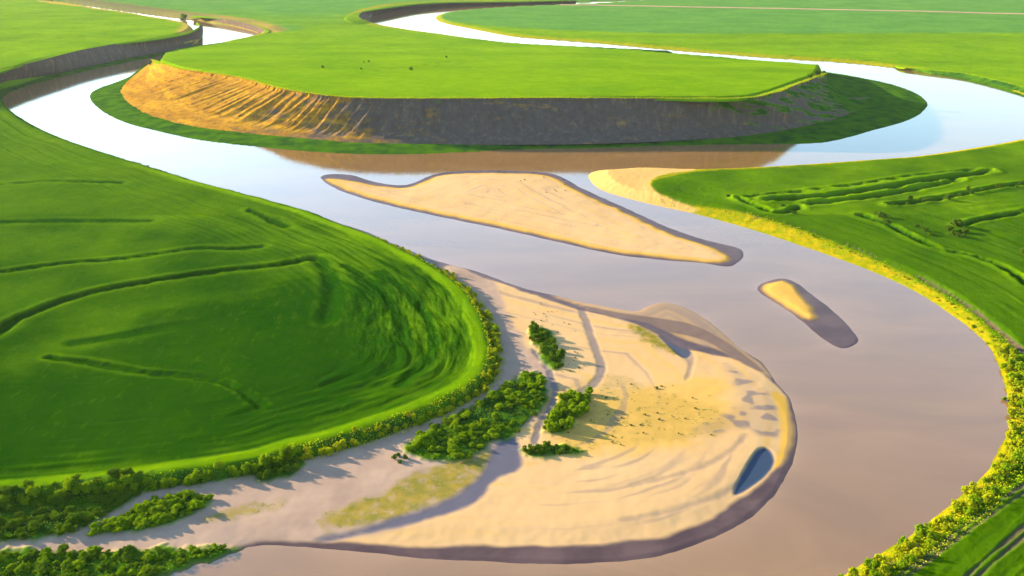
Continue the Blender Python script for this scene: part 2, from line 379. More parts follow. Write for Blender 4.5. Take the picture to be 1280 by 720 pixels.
dry = np.where(inA & (cT > -2), np.maximum(dry, sst(26, 12, cn + 5*n40)), dry)
bn = up(dist_field(poly([(40,-8),(75,-4),(150,6),(220,15.5),(262,20),(300,26),(322,32),(333,38)], 5.0, False, 4), False, 120))
mb = np.where(isB & (Yf > 700), sst(30, 16, bn + 6*n40), 0); dry = np.maximum(dry, mb); sand = np.maximum(sand, 0.55*mb); gold = np.maximum(gold, 0.8*mb)
mc = np.where(inA & (cT > -2), sst(22, 12, cn + 5*n40), 0); sand = np.maximum(sand, 0.5*mc); gold = np.maximum(gold, 0.8*mc)
strip = noise2(X/700, Yf/70, 91) + 0.5*noise2(X/300, Yf/28, 92)
dark_grass = np.where((Yf > 620), np.clip(dark_grass + 0.22*strip, 0, 1), dark_grass)
# ground under the thickets is covered with herbs
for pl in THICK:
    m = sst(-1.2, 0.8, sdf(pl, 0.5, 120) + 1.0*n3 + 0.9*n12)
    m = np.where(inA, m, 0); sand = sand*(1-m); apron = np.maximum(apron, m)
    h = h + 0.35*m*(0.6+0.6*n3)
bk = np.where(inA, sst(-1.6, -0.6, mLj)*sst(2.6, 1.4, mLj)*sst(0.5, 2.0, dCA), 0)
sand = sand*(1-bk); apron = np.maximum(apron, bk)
# colder green of the far fields, with distance haze painted into it
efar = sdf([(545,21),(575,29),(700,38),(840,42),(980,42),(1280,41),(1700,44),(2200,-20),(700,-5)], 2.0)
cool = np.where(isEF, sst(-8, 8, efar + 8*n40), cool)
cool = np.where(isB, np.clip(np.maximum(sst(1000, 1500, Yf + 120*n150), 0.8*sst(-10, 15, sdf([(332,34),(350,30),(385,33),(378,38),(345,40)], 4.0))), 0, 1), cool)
cool = np.where(barA, blue, cool)
h = h.astype(np.float32)
# sunlit line painted into the turf along the top of the tree bank
brt = np.where(inA, sst(2.8, 0.8, np.abs(mL-4.0)+0.4*n3)*sst(430, 380, Yf), 0)
dark_grass = dark_grass*(1-0.7*brt)

# dirt track across the far fields
def ground_z(x, y):
    t = x / y
    r = np.interp(y, Y, np.arange(NR)); c = np.interp(t, tc, np.arange(NC))
    r0_, c0_ = int(min(r, NR-2)), int(min(c, NC-2)); a, b = r-r0_, c-c0_
    return float((h[r0_, c0_]*(1-b)+h[r0_, c0_+1]*b)*(1-a) + (h[r0_+1, c0_]*(1-b)+h[r0_+1, c0_+1]*b)*a)

# ------------------------------------------------------------------ materials
def new_mat(name):
    m = bpy.data.materials.new(name); m.use_nodes = True
    nt = m.node_tree; nt.nodes.clear()
    return m, nt, nt.nodes.new('ShaderNodeOutputMaterial')
class NB:
    def __init__(s, nt): s.nt = nt; s.N = nt.nodes; s.L = nt.links
    def link(s, a, b): s.L.new(a, b)
    def val(s, sock, v):
        if hasattr(v, 'is_linked') or isinstance(v, bpy.types.NodeSocket): s.L.new(v, sock)
        else: sock.default_value = v
    def noise(s, vec, scale, detail=3, rough=0.55, dist=0.0):
        n = s.N.new('ShaderNodeTexNoise'); n.inputs['Scale'].default_value = scale; n.inputs['Detail'].default_value = detail
        n.inputs['Roughness'].default_value = rough; n.inputs['Distortion'].default_value = dist
        if vec is not None: s.link(vec, n.inputs['Vector'])
        return n.outputs['Fac']
    def math(s, op, a, b=0.0, clamp=False):
        n = s.N.new('ShaderNodeMath'); n.operation = op; n.use_clamp = clamp
        s.val(n.inputs[0], a); s.val(n.inputs[1], b); return n.outputs[0]
    def ramp(s, f, a, b, lo=0.0, hi=1.0):
        n = s.N.new('ShaderNodeMapRange'); n.inputs['From Min'].default_value = a; n.inputs['From Max'].default_value = b
        n.inputs['To Min'].default_value = lo; n.inputs['To Max'].default_value = hi
        s.val(n.inputs['Value'], f); return n.outputs['Result']
    def mix(s, f, a, b):
        n = s.N.new('ShaderNodeMix'); n.data_type = 'RGBA'
        s.val(n.inputs[0], f)
        for k, v in ((6, a), (7, b)):
            if isinstance(v, tuple): n.inputs[k].default_value = (*v, 1)
            else: s.link(v, n.inputs[k])
        return n.outputs[2]
    def attr(s, name):
        n = s.N.new('ShaderNodeAttribute'); n.attribute_name = name
        sp = s.N.new('ShaderNodeSeparateColor'); s.link(n.outputs['Color'], sp.inputs[0])
        return sp.outputs[0], sp.outputs[1], sp.outputs[2], n.outputs['Alpha']
    def geo(s): return s.N.new('ShaderNodeNewGeometry').outputs['Position']
    def mapping(s, vec, scale, rot=(0,0,0)):
        n = s.N.new('ShaderNodeMapping'); n.inputs['Scale'].default_value = scale; n.inputs['Rotation'].default_value = rot
        s.link(vec, n.inputs['Vector']); return n.outputs[0]
    def bump(s, hgt, strength, dist):
        n = s.N.new('ShaderNodeBump'); n.inputs['Strength'].default_value = strength; n.inputs['Distance'].default_value = dist
        s.val(n.inputs['Height'], hgt); return n.outputs[0]

GRASS_B = (0.112, 0.200, 0.0005)
GRASS_L = (0.0090, 0.042, 0.0001)
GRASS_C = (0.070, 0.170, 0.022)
DRYG    = (0.290, 0.205, 0.004)
SAND    = (0.430, 0.258, 0.108)
SANDG   = (0.480, 0.265, 0.040)
GREY_SAND    = (0.260, 0.172, 0.120)
WETS    = (0.058, 0.033, 0.031)
DAMP    = (0.080, 0.070, 0.085)
SOIL    = (0.085, 0.055, 0.035)
OLIVE   = (0.230, 0.160, 0.018)
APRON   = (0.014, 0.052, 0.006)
CLIFF1  = (0.430, 0.215, 0.012)
SHADE_CLAY    = (0.098, 0.073, 0.055)  # grey earth, darkened to paint in the shade of the bluff faces
CLIFF2  = (0.090, 0.050, 0.030)

def ground_material():
    m, nt, out = new_mat('meadow_and_sand'); b = NB(nt)
    pos = b.geo()
    aS, aW, aD, aL = b.attr('zone_a')       # sand, wet, dry grass, darker grass
    bSo, bDa, bOl, bSi = b.attr('zone_b')   # soil, damp (painted shade on bluffs), olive, greyer sand
    cG, cA, cC, cE = b.attr('zone_c')       # gold, apron, cool, earth face
    big = b.noise(pos, 0.018, 4, 0.6); mid = b.noise(pos, 0.11, 4, 0.6); fine = b.noise(pos, 0.9, 3, 0.65)
    tuss = b.noise(pos, 0.33, 3, 0.7, 0.4)
    # ---- grass
    g = b.mix(aL, GRASS_B, GRASS_L)
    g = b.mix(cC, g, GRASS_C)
    vari = b.math('ADD', b.ramp(big, 0.35, 0.65, -0.5, 0.5), b.math('ADD', b.ramp(mid, 0.3, 0.7, -0.45, 0.45), b.ramp(tuss, 0.3, 0.7, -0.35, 0.35)))
    hsv = b.N.new('ShaderNodeHueSaturation'); b.link(g, hsv.inputs['Color'])
    b.link(b.ramp(vari, -1, 1, 0.80, 1.20), hsv.inputs['Value']); b.link(b.ramp(vari, -1, 1, 0.515, 0.488), hsv.inputs['Hue'])
    g = hsv.outputs[0]
    flow = b.ramp(b.noise(b.mapping(pos, (0.5, 0.16, 0.3), (0, 0, 0.5)), 1.0, 4, 0.7), 0.58, 0.75, 0, 0.18)
    g = b.mix(flow, g, (0.12, 0.18, 0.004))
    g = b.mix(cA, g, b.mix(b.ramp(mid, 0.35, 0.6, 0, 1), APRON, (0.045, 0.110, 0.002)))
    dg = b.mix(b.ramp(tuss, 0.4, 0.6, 0, 1), DRYG, (0.16, 0.18, 0.002))
    g = b.mix(b.math('MULTIPLY', aD, b.ramp(mid, 0.3, 0.45, 0.55, 1.0)), g, dg)
    # ---- sand
    s = b.mix(b.ramp(big, 0.35, 0.65, 0, 1), SAND, (0.455, 0.288, 0.130))
    s = b.mix(bSi, s, b.mix(b.ramp(mid, 0.35, 0.65, 0, 1), GREY_SAND, (0.32, 0.215, 0.145)))
    s = b.mix(cG, s, SANDG)
    st = b.ramp(b.noise(b.mapping(pos, (0.06, 0.42, 0.3), (0, 0, -0.25)), 1.0, 4, 0.6, 0.6), 0.50, 0.70, 0, 0.10)
    s = b.mix(st, s, (0.27, 0.19, 0.15))
    speck = b.math('MULTIPLY', b.ramp(b.noise(pos, 0.75, 2, 0.7), 0.60, 0.66, 0, 0.8), b.ramp(bOl, 0.08, 0.28, 0, 1))
    s = b.mix(b.math('MULTIPLY', speck, b.math('SUBTRACT', 1.0, aW)), s, (0.15, 0.13, 0.03))
    olv = b.mix(b.ramp(tuss, 0.4, 0.62, 0, 1), OLIVE, (0.14, 0.125, 0.012))
    olf = b.math('MULTIPLY', bOl, b.ramp(b.noise(pos, 0.45, 3, 0.7), 0.34, 0.5, 0.35, 1.0))
    s = b.mix(olf, s, olv)
    s = b.mix(bDa, s, DAMP)
    s = b.mix(cC, s, (0.022, 0.036, 0.062))
    w = b.mix(b.ramp(mid, 0.4, 0.6, 0, 1), WETS, (0.085, 0.050, 0.045))
    s = b.mix(aW, s, w)
    c = b.mix(aS, g, s)
    c = b.mix(bSo, c, SOIL)
    # ---- bare earth of the bluffs
    strata = b.noise(b.mapping(pos, (0.03, 0.03, 0.55)), 1.0, 3, 0.6)
    e = b.mix(b.ramp(strata, 0.38, 0.6, 0, 1), CLIFF1, (0.290, 0.135, 0.010))
    e = b.mix(b.ramp(b.math('ADD', bDa, b.ramp(b.noise(b.mapping(pos, (0.06, 0.06, 0.25)), 1.0, 4, 0.65), 0.3, 0.7, -0.45, 0.45)), 0.3, 0.75, 0, 1), e, SHADE_CLAY)  # grey earth carries the painted shade of the cliff front and banks
    e = b.mix(b.ramp(b.noise(pos, 0.35, 5, 0.7), 0.50, 0.68, 0, 0.75), e, CLIFF2)
    wash = b.noise(b.mapping(pos, (0.28, 0.28, 0.025)), 1.0, 4, 0.7, 0.3)
    e = b.mix(b.ramp(wash, 0.50, 0.66, 0, 0.65), e, (0.085, 0.052, 0.030))
    e = b.mix(b.ramp(wash, 0.46, 0.34, 0, 0.35), e, (0.26, 0.155, 0.06))
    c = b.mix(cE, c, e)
    p = b.N.new('ShaderNodeBsdfPrincipled')
    b.link(c, p.inputs['Base Color'])
    wetness = b.math('MAXIMUM', aW, b.math('MULTIPLY', bDa, 0.9))
    wetness = b.math('MULTIPLY', wetness, aS)
    b.link(b.ramp(wetness, 0, 1, 0.95, 0.42), p.inputs['Roughness'])
    b.link(b.ramp(wetness, 0, 1, 0.0, 0.10), p.inputs['Specular IOR Level'])
    gr = b.math('MULTIPLY', b.math('SUBTRACT', 1.0, aS), b.math('SUBTRACT', 1.0, cE))
    hgt = b.math('ADD', b.math('MULTIPLY', fine, 0.5), b.math('MULTIPLY', tuss, 1.0))
    bh = b.math('MULTIPLY', hgt, b.ramp(gr, 0, 1, 0.015, 0.55))
    bh = b.math('ADD', bh, b.math('MULTIPLY', cE, b.noise(pos, 0.9, 4, 0.65)))
    b.link(b.bump(bh, 0.6, 0.6), p.inputs['Normal'])
    b.link(p.outputs[0], out.inputs[0])
    return m
GROUND = ground_material()

def water_material(name, base, rough=0.06, bump=0.03):
    m, nt, out = new_mat(name); b = NB(nt)
    pos = b.geo()
    p = b.N.new('ShaderNodeBsdfPrincipled')
    sw = b.noise(b.mapping(pos, (0.02, 0.05, 1), (0, 0, 0.4)), 1.0, 4, 0.6, 0.8)
    c = b.mix(b.ramp(sw, 0.35, 0.65, 0, 1), base, tuple(v*1.22 for v in base))
    sa = b.attr('shoal')[0]
    c = b.mix(b.math('MULTIPLY', sa, b.ramp(sw, 0.35, 0.6, 0.15, 0.6)), c, (0.26, 0.14, 0.055))
    b.link(c, p.inputs['Base Color']); p.inputs['Roughness'].default_value = rough
    p.inputs['IOR'].default_value = 1.72
    hgt = b.math('ADD', b.noise(b.mapping(pos, (0.6, 0.9, 1)), 1.0, 3, 0.5), b.math('MULTIPLY', b.noise(pos, 0.12, 2), 1.5))
    b.link(b.bump(hgt, bump, 0.35), p.inputs['Normal'])
    b.link(p.outputs[0], out.inputs[0])
    return m
WATER = water_material('muddy_river_water', (0.175, 0.090, 0.026))
POOLW = water_material('clear_pool_water', (0.020, 0.035, 0.055), 0.04, 0.01)

def leaf_material(name, c1, c2, tr=0.35):
    m, nt, out = new_mat(name); b = NB(nt)
    oi = b.N.new('ShaderNodeObjectInfo')
    pos = b.geo()
    f = b.math('ADD', b.math('MULTIPLY', oi.outputs['Random'], 0.55), b.math('MULTIPLY', b.noise(pos, 1.3, 3, 0.7), 0.55), True)
    c = b.mix(f, c1, c2)
    d = b.N.new('ShaderNodeBsdfDiffuse'); t = b.N.new('ShaderNodeBsdfTranslucent'); mx = b.N.new('ShaderNodeMixShader')
    b.link(c, d.inputs[0]); b.link(b.mix(0.5, c, (c2[0]*1.2, c2[1]*1.2, c2[2]*0.6)), t.inputs[0])
    mx.inputs[0].default_value = tr
    b.link(d.outputs[0], mx.inputs[1]); b.link(t.outputs[0], mx.inputs[2]); b.link(mx.outputs[0], out.inputs[0])
    return m
LEAF_Y = leaf_material('sunny_yellow_green_leaves', (0.19, 0.23, 0.003), (0.38, 0.38, 0.006))
LEAF_G = leaf_material('green_leaves', (0.070, 0.160, 0.002), (0.22, 0.30, 0.004))
LEAF_D = leaf_material('dark_green_leaves', (0.030, 0.085, 0.003), (0.11, 0.17, 0.006))
LEAF_O = leaf_material('olive_leaves', (0.060, 0.080, 0.010), (0.13, 0.13, 0.015))
def bark():
    m, nt, out = new_mat('bark'); b = NB(nt); p = b.N.new('ShaderNodeBsdfPrincipled')
    b.link(b.mix(b.noise(b.geo(), 6, 4), (0.06, 0.045, 0.03), (0.12, 0.095, 0.07)), p.inputs['Base Color'])
    p.inputs['Roughness'].default_value = 0.9; b.link(p.outputs[0], out.inputs[0]); return m
BARK = bark()

# ------------------------------------------------------------------ mesh building
def mesh_from(name, V, Fq, mat, attrs=None, parent=None, kind=None, smooth_=True):
    me = bpy.data.meshes.new(name)
    V = np.ascontiguousarray(V, np.float32); Fq = np.ascontiguousarray(Fq, np.int32)
    k = Fq.shape[1]
    me.vertices.add(len(V)); me.vertices.foreach_set('co', V.ravel())
    me.loops.add(Fq.size); me.loops.foreach_set('vertex_index', Fq.ravel())
    me.polygons.add(len(Fq)); me.polygons.foreach_set('loop_start', np.arange(0, Fq.size, k, dtype=np.int32))
    me.polygons.foreach_set('loop_total', np.full(len(Fq), k, np.int32))
    me.update(calc_edges=True)
    if smooth_: me.polygons.foreach_set('use_smooth', np.ones(len(Fq), bool))
    for an, av in (attrs or {}).items():
        a = me.attributes.new(an, 'FLOAT_COLOR', 'POINT'); a.data.foreach_set('color', np.ascontiguousarray(av, np.float32).ravel())
    me.materials.append(mat)
    o = bpy.data.objects.new(name, me); COL.objects.link(o)
    if parent: o.parent = parent
    if kind: o['kind'] = kind
    return o

ZA = np.stack([sand, wet, np.clip(dry, 0, 1), np.clip(dark_grass, 0, 1)], -1).reshape(-1, 4)
ZB = np.stack([soil, damp, olive, grey_sand], -1).reshape(-1, 4)
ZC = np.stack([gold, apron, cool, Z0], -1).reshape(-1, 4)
VV = np.stack([X2, Y2, h], -1).reshape(-1, 3)
idx = np.arange(NR*NC).reshape(NR, NC)
FQ = np.stack([idx[:-1, :-1], idx[:-1, 1:], idx[1:, 1:], idx[1:, :-1]], -1).reshape(-1, 4)
cell = lambda A: A[:-1, :-1].reshape(-1)
hm_ = np.maximum.reduce([h[:-1, :-1], h[:-1, 1:], h[1:, 1:], h[1:, :-1]]).reshape(-1)
zone = np.full(len(FQ), 0)
zone[cell(isCA)] = 1; zone[cell(isCA & (mL < 0.3) & (cT < 0) & (dCA > -50))] = 2
zone[cell(isB)] = 3; zone[cell(isEF)] = 4; zone[cell(isG)] = 5; zone[cell(isH)] = 6
zone[hm_ < -0.04] = 0
for z_, nm in ((0, 'riverbed'), (1, 'left_meadow'), (2, 'sand_bar'), (3, 'plateau'), (4, 'right_meadow'), (5, 'sand_bar'), (6, 'sand_bar')):
    fsel = FQ[zone == z_]
    if z_ == 0: fsel = fsel[hm_[zone == 0] > -1.2]
    used, inv = np.unique(fsel, return_inverse=True)
    mesh_from(nm, VV[used], inv.reshape(-1, 4), GROUND, {'zone_a': ZA[used], 'zone_b': ZB[used], 'zone_c': ZC[used]}, kind='structure')

# dirt track over the far fields: a ribbon laid on the ground
P = poly([(700,6.0),(760,6.6),(840,8.6),(1000,11),(1140,14),(1280,17.5),(1500,24)], 2.5, False, 12)
tg = np.gradient(P, axis=0); tg /= np.linalg.norm(tg, axis=1, keepdims=True); nr = np.stack([-tg[:, 1], tg[:, 0]], 1)
hw = 11.0
V = []
for q, e_ in zip(P, nr):
    for k_ in (-1, -0.5, 0, 0.5, 1):
        x_, y_ = q + e_*hw*k_; V.append((x_, y_, ground_z(x_, y_) + 0.35))
V = np.array(V); V[:, 2] = np.repeat(V.reshape(-1, 5, 3)[:, :, 2].max(1), 5)
n_ = len(P); ix = np.arange(n_*5).reshape(n_, 5)
zz = np.zeros((n_*5, 4)); zz[:, 0] = 1; z2 = np.zeros((n_*5, 4)); z2[:, 3] = 0.6
mesh_from('dirt_track', V, np.stack([ix[:-1, :-1], ix[:-1, 1:], ix[1:, 1:], ix[1:, :-1]], -1).reshape(-1, 4)[:, ::-1], GROUND, {'zone_a': zz, 'zone_b': z2, 'zone_c': zz*0}, kind='structure')
# wide base sheet under everything, out to the horizon
gs = 15000.0
bz = mesh_from('ground', np.array([(-gs,-3000,-1.6),(gs,-3000,-1.6),(gs,gs,-1.6),(-gs,gs,-1.6)]), np.array([[0,1,2,3]]), GROUND,
               {'zone_a': np.zeros((4,4)), 'zone_b': np.zeros((4,4)), 'zone_c': np.zeros((4,4))}, kind='structure')
dAc = np.maximum.reduce([A_[np.ix_(ri, ci)] for A_ in (dCA, dB, dEF, dG, dH)])
kr = Yc[:, 0] < 4300; nr_, nc_ = int(kr.sum()), Xc.shape[1]
sh = np.exp(-np.maximum(-dAc[kr], 0)/2.6) * np.where(np.maximum(dCA, np.maximum(dG, dH))[np.ix_(ri, ci)][kr] > -14, 1, 0.3) * (Yc[kr] < 330)
ix = np.arange(nr_*nc_).reshape(nr_, nc_)
shv = np.repeat(sh.reshape(-1, 1), 4, 1)
mesh_from('river', np.stack([Xc[kr], Yc[kr], np.zeros((nr_, nc_))], -1).reshape(-1, 3), np.stack([ix[:-1, :-1], ix[:-1, 1:], ix[1:, 1:], ix[1:, :-1]], -1).reshape(-1, 4), WATER, {'shoal': shv}, kind='structure')
# ------------------------------------------------------------------ bluffs: eroded earth faces
def bluff(name, top, ztop, base, zbase, n=1200, m=70, inward=14.0, gully=2.2, period=7.0, talus=0.25, seed=20, green=None, skew=0.0, shade_clay=1.0):
    T, L = curve(top, ztop, n)
    B_, _ = curve(base, [zbase]*len(base), n)
    s = np.linspace(0, L, n)
    out2 = B_[:, :2] - T[:, :2]; ln = np.linalg.norm(out2, axis=1, keepdims=True)+1e-6
    o2 = out2/ln
    # smooth the outward normals
    for _ in range(30): o2[1:-1] = (o2[:-2]+2*o2[1:-1]+o2[2:])/4
    o2 /= np.linalg.norm(o2, axis=1, keepdims=True)
    tt = np.linspace(0, 1, m)
    hf = np.interp(tt, [0, 0.05, 0.7, 1], [0, 0.015, 0.62-0.1*talus, 1.0])
    vf = np.interp(tt, [0, 0.05, 0.7, 1], [0, 0.10, 0.78, 1.0])
    S, TT = np.meshgrid(s, tt, indexing='ij')
    lip = 0.9*fbm(s/5, s*0+2.3, 3, seed) + 0.5*noise2(s/1.6, s*0+7.7, seed+3)
    T2 = T.copy(); T2[:, :2] += o2*lip[:, None]
    P = np.zeros((n, m, 3))
    for k in range(2): P[:, :, k] = T2[:, k, None] + (B_[:, k]-T2[:, k])[:, None]*hf[None, :]
    P[:, :, 2] = T2[:, 2, None] + (B_[:, 2]-T2[:, 2])[:, None]*vf[None, :]
    ss = S + skew*TT
    warp = 1.5*fbm(ss/14, TT*1.2, 2, seed+5)
    r1 = 1-np.abs(noise2((ss+warp)/period, TT*0.5, seed+9))*1.6
    r2 = 1-np.abs(noise2((ss+warp*0.5)/(period*0.42), TT*0.9+5, seed+11))*1.6
    amp = np.sin(np.clip(TT*1.15, 0, 1)*math.pi)**0.6
    gl = (gully(s/L) if callable(gully) else np.full(n, gully))[:, None]
    g = gl*(0.75*r1 + 0.5*r2 - 0.65) + 0.35*fbm(ss/1.3, TT*9, 3, seed+13)*np.minimum(1, gl)
    big = 1.6*noise2(ss/38, TT*0.3, seed+15)*np.minimum(1, gl/2)
    g = (g+big)*amp
    P[:, :, 0] += o2[:, 0, None]*g; P[:, :, 1] += o2[:, 1, None]*g
    # turf on top, running back over the plateau edge, with an uneven overhanging lip
    ni = 10
    back = np.zeros((n, ni, 3)); q = np.linspace(1, 0, ni, endpoint=False)**1.4
    for k in range(2): back[:, :, k] = T2[:, k, None] - o2[:, k, None]*(inward*q)[None, :]
    back[:, :, 2] = T2[:, 2, None] + 0.12 + 0.12*noise2(s/3, s*0, seed+30)[:, None]*(1-q)[None, :]
    back[:, 0, 2] -= 1.2
    back[:, -1, :2] += o2*0.25
    P = np.concatenate([back, P], 1)
    M = ni+m
    earth = np.concatenate([np.zeros((n, ni)), np.ones((n, m))], 1)
    eg = fbm(S/9, TT*4, 3, seed+40)
    if green is not None:
        gm = sst(-0.15, 0.25, eg*0.8 + green(S/L, TT))
        earth[:, ni:] *= 1-gm
    za = np.zeros((n, M, 4)); zb = np.zeros((n, M, 4)); zc = np.zeros((n, M, 4))
    zb[:, ni:, 1] = shade_clay(S/L) if callable(shade_clay) else shade_clay
    zc[:, :, 3] = earth; zc[:, ni:, 1] = (1-earth[:, ni:])
    za[:, :ni, 2] = (0.25 + 0.6*noise2(s/6, s*0+1, seed+50)[:, None]) * (np.linspace(0, 1, ni)**3)[None, :]
    za = np.clip(za, 0, 1)
    ix = np.arange(n*M).reshape(n, M)
    fq = np.stack([ix[:-1, :-1], ix[:-1, 1:], ix[1:, 1:], ix[1:, :-1]], -1).reshape(-1, 4)
    return mesh_from(name, P.reshape(-1, 3), fq, GROUND, {'zone_a': za.reshape(-1, 4), 'zone_b': zb.reshape(-1, 4), 'zone_c': zc.reshape(-1, 4)}, kind='structure')

bluff('cliff', PT_TOP, PT_Z, PT_BASE, 1.2, n=1700, m=90, inward=12, gully=lambda q: 4.6-2.6*sst(0.35, 0.6, q), period=7.5, seed=20, skew=4.0, shade_clay=lambda q: sst(0.30, 0.56, q),  # greyer towards the cliff front, whose shade is painted in
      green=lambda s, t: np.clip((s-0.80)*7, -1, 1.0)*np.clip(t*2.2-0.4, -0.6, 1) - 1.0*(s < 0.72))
# lit fringe of dry grass on the lip of the cliff
r_ = np.random.default_rng(44); k_ = r_.integers(0, len(topB), 7000)
jag = 0.8*noise2(k_/40.0, k_*0+3.3, 46)
dirn = np.gradient(topB[:, :2], axis=0); dirn /= np.linalg.norm(dirn, axis=1, keepdims=True)
nrm_ = np.stack([dirn[k_, 1], -dirn[k_, 0]], 1)
pq = topB[k_, :2] + nrm_*(jag + r_.normal(size=7000)*0.7)[:, None] + r_.normal(size=(7000, 2))*0.2
zq = topB[k_, 2] + 0.1 + 0.7*r_.random(7000)*np.clip(0.5 + noise2(k_/9.0, k_*0+1.7, 47), 0.1, 1.3)
aq = r_.normal(size=(7000, 3)); aq /= np.linalg.norm(aq, axis=1, keepdims=True); bq = np.cross(aq, r_.normal(size=(7000, 3))); bq /= np.linalg.norm(bq, axis=1, keepdims=True)
pc = np.c_[pq, zq]; VQ = np.stack([pc-aq*.32, pc+bq*.2, pc+aq*.32, pc-bq*.2], 1).reshape(-1, 3)
mesh_from('rim_grass', VQ, np.arange(28000).reshape(-1, 4), LEAF_Y, kind='stuff', smooth_=False)
bluff('riverbank', [(-140,118),(-60,102),(0,88),(60,73),(100,63),(150,54),(200,47),(235,40),(247,34.5),(250,31),(246,27)], [14]*11,
      [(-140,146),(-60,126),(0,109),(60,95),(100,86),(150,75),(200,66),(238,57),(250,48),(254,39),(253,31)], 0.1, n=900, m=40, inward=22, gully=1.0, period=9, seed=60,
      green=None)
bluff('riverbank', [(240,19.5),(262,21),(300,27),(322,33),(331,38),(326,43)], [6,7,7,6,5,3.5],
      [(243,22),(258,27.5),(285,31.5),(310,37),(322,41),(323,43.5)], 0.1, n=500, m=24, inward=22, gully=0.7, period=9, seed=80)
bluff('riverbank', [(466,29),(455,25),(449,20),(455,14),(480,8),(515,3.5),(560,1.5),(640,0.5),(720,-1)], [4,7,9,10,10,9,8,6,5],
      [(472,32),(464,27),(462,21),(474,14.5),(496,9.5),(520,6.8),(570,4.6),(640,3.2),(720,1.5)], 0.1, n=600, m=24, inward=30, gully=0.8, period=12, seed=90)
bluff('riverbank', [(1118,83),(1150,87),(1200,91),(1240,99),(1285,111),(1330,126),(1370,142)], [0.8,2.2,3.0,3.2,3.2,3.0,2.4],
      [(1118,85),(1150,90),(1200,99),(1240,109),(1280,121.5),(1320,135),(1362,151)], 0.1, n=500, m=24, inward=14, gully=0.6, period=7, seed=100, green=lambda s, t: 1.0)

# ------------------------------------------------------------------ shrubs and small plants
def leaf_cloud(seed, rx, ry, rz, zc, nclump, nleaf, size, spread=0.34, flat=0.0):
    r = np.random.default_rng(seed)
    u = r.normal(size=(nclump, 3)); u /= np.linalg.norm(u, axis=1, keepdims=True)
    rad = r.random(nclump)**0.45
    C = u*rad[:, None]*np.array([rx, ry, rz]) + np.array([0, 0, zc])
    C[:, 2] = np.maximum(C[:, 2], 0.18*zc)
    k = r.integers(0, nclump, nleaf)
    cs = spread*(0.6+0.7*r.random(nclump))*min(rx, rz)
    d = r.normal(size=(nleaf, 3)); d /= np.linalg.norm(d, axis=1, keepdims=True)
    P = C[k] + d*(cs[k]*r.random(nleaf)**0.33)[:, None]
    P[:, 2] = np.maximum(P[:, 2], 0.03)
    nrm = d*0.8 + r.normal(size=(nleaf, 3))*0.6 + np.array([0, 0, 0.35]); nrm /= np.linalg.norm(nrm, axis=1, keepdims=True)
    a = np.cross(nrm, r.normal(size=(nleaf, 3))); a /= np.linalg.norm(a, axis=1, keepdims=True); b_ = np.cross(nrm, a)
    sz = size*(0.6+0.8*r.random(nleaf))[:, None]
    V = np.stack([P - a*sz, P + b_*sz*0.55, P + a*sz, P - b_*sz*0.55], 1).reshape(-1, 3)
    return V, np.arange(nleaf*4).reshape(-1, 4)
def stems(seed, hgt, n, r0=0.05, spread=0.45):
    r = np.random.default_rng(seed); V = []; Fs = []
    for i in range(n):
        a = 2*math.pi*(i+r.random()*0.6)/n; tip = np.array([math.cos(a)*spread*hgt, math.sin(a)*spread*hgt, hgt*(0.75+0.25*r.random())])
        prev = None
        for j in range(4):
            t = j/3; p = np.array([tip[0]*t**1.4, tip[1]*t**1.4, tip[2]*t - 0.15*(1-t)]); rr = r0*(1-0.75*t)
            ring = [p + rr*np.array([math.cos(q), math.sin(q), 0]) for q in np.arange(5)*2*math.pi/5]
            b0 = len(V); V += ring
            if prev is not None:
                for q in range(5): Fs.append((prev+q, prev+(q+1) % 5, b0+(q+1) % 5, b0+q))
            prev = b0
    return np.array(V), np.array(Fs)

def make_plant(kind, seed, mat, rx, ry, rz, zc, nclump, nleaf, size, nstem, spread=0.34):
    root = bpy.data.objects.new(kind, None); root.empty_display_size = 0.3; COL.objects.link(root)
    V, Fq = leaf_cloud(seed, rx, ry, rz, zc, nclump, nleaf, size, spread)
    mesh_from('foliage', V, Fq, mat, parent=root, smooth_=False)
    if nstem:
        V, Fq = stems(seed+1, zc*1.15, nstem)
        mesh_from('stem', V, Fq, BARK, parent=root)
    return root
def shrub_set(kind, seed, mat, count=4, size=1.0, nleaf=700):
    out = []
    for i in range(count):
        k = 0.85 + 0.1*i
        out.append(make_plant(kind, seed+i*11, mat, 0.95*size*k, 0.85*size, 0.78*size, 0.85*size, 22+2*i, int(nleaf*1.5), 0.15*size, 4, 0.40))
    return out
def copy_tree(o):
    c = o.copy(); COL.objects.link(c)
    for ch in o.children:
        d = ch.copy(); COL.objects.link(d); d.parent = c
    return c
_used = set()
def place(protos, x, y, sc, label, cat, group, zoff=-0.05, zs=1.0):
    o = protos[random.randrange(len(protos))]
    if o.name in _used: o = copy_tree(o)
    else: _used.add(o.name)
    o.location = (x, y, ground_z(x, y)+zoff); o.rotation_euler = (0, 0, random.random()*6.283)
    s = sc*random.uniform(0.85, 1.15); o.scale = (s*random.uniform(0.9, 1.15), s*random.uniform(0.9, 1.15), s*zs*random.uniform(0.85, 1.2))
    o['label'] = label; o['category'] = cat
    if group: o['group'] = group
    return o
def along(pts, z, step, jit, fn):
    P = poly(pts, z, False, 6)
    L = np.concatenate([[0], np.cumsum(np.linalg.norm(np.diff(P, axis=0), axis=1))])
    q = 0.0
    while q < L[-1]:
        x = np.interp(q, L, P[:, 0]); y = np.interp(q, L, P[:, 1])
        st = step(y) if callable(step) else step
        fn(x + random.gauss(0, jit), y + random.gauss(0, jit), q/L[-1])
        q += st*random.uniform(0.75, 1.25)
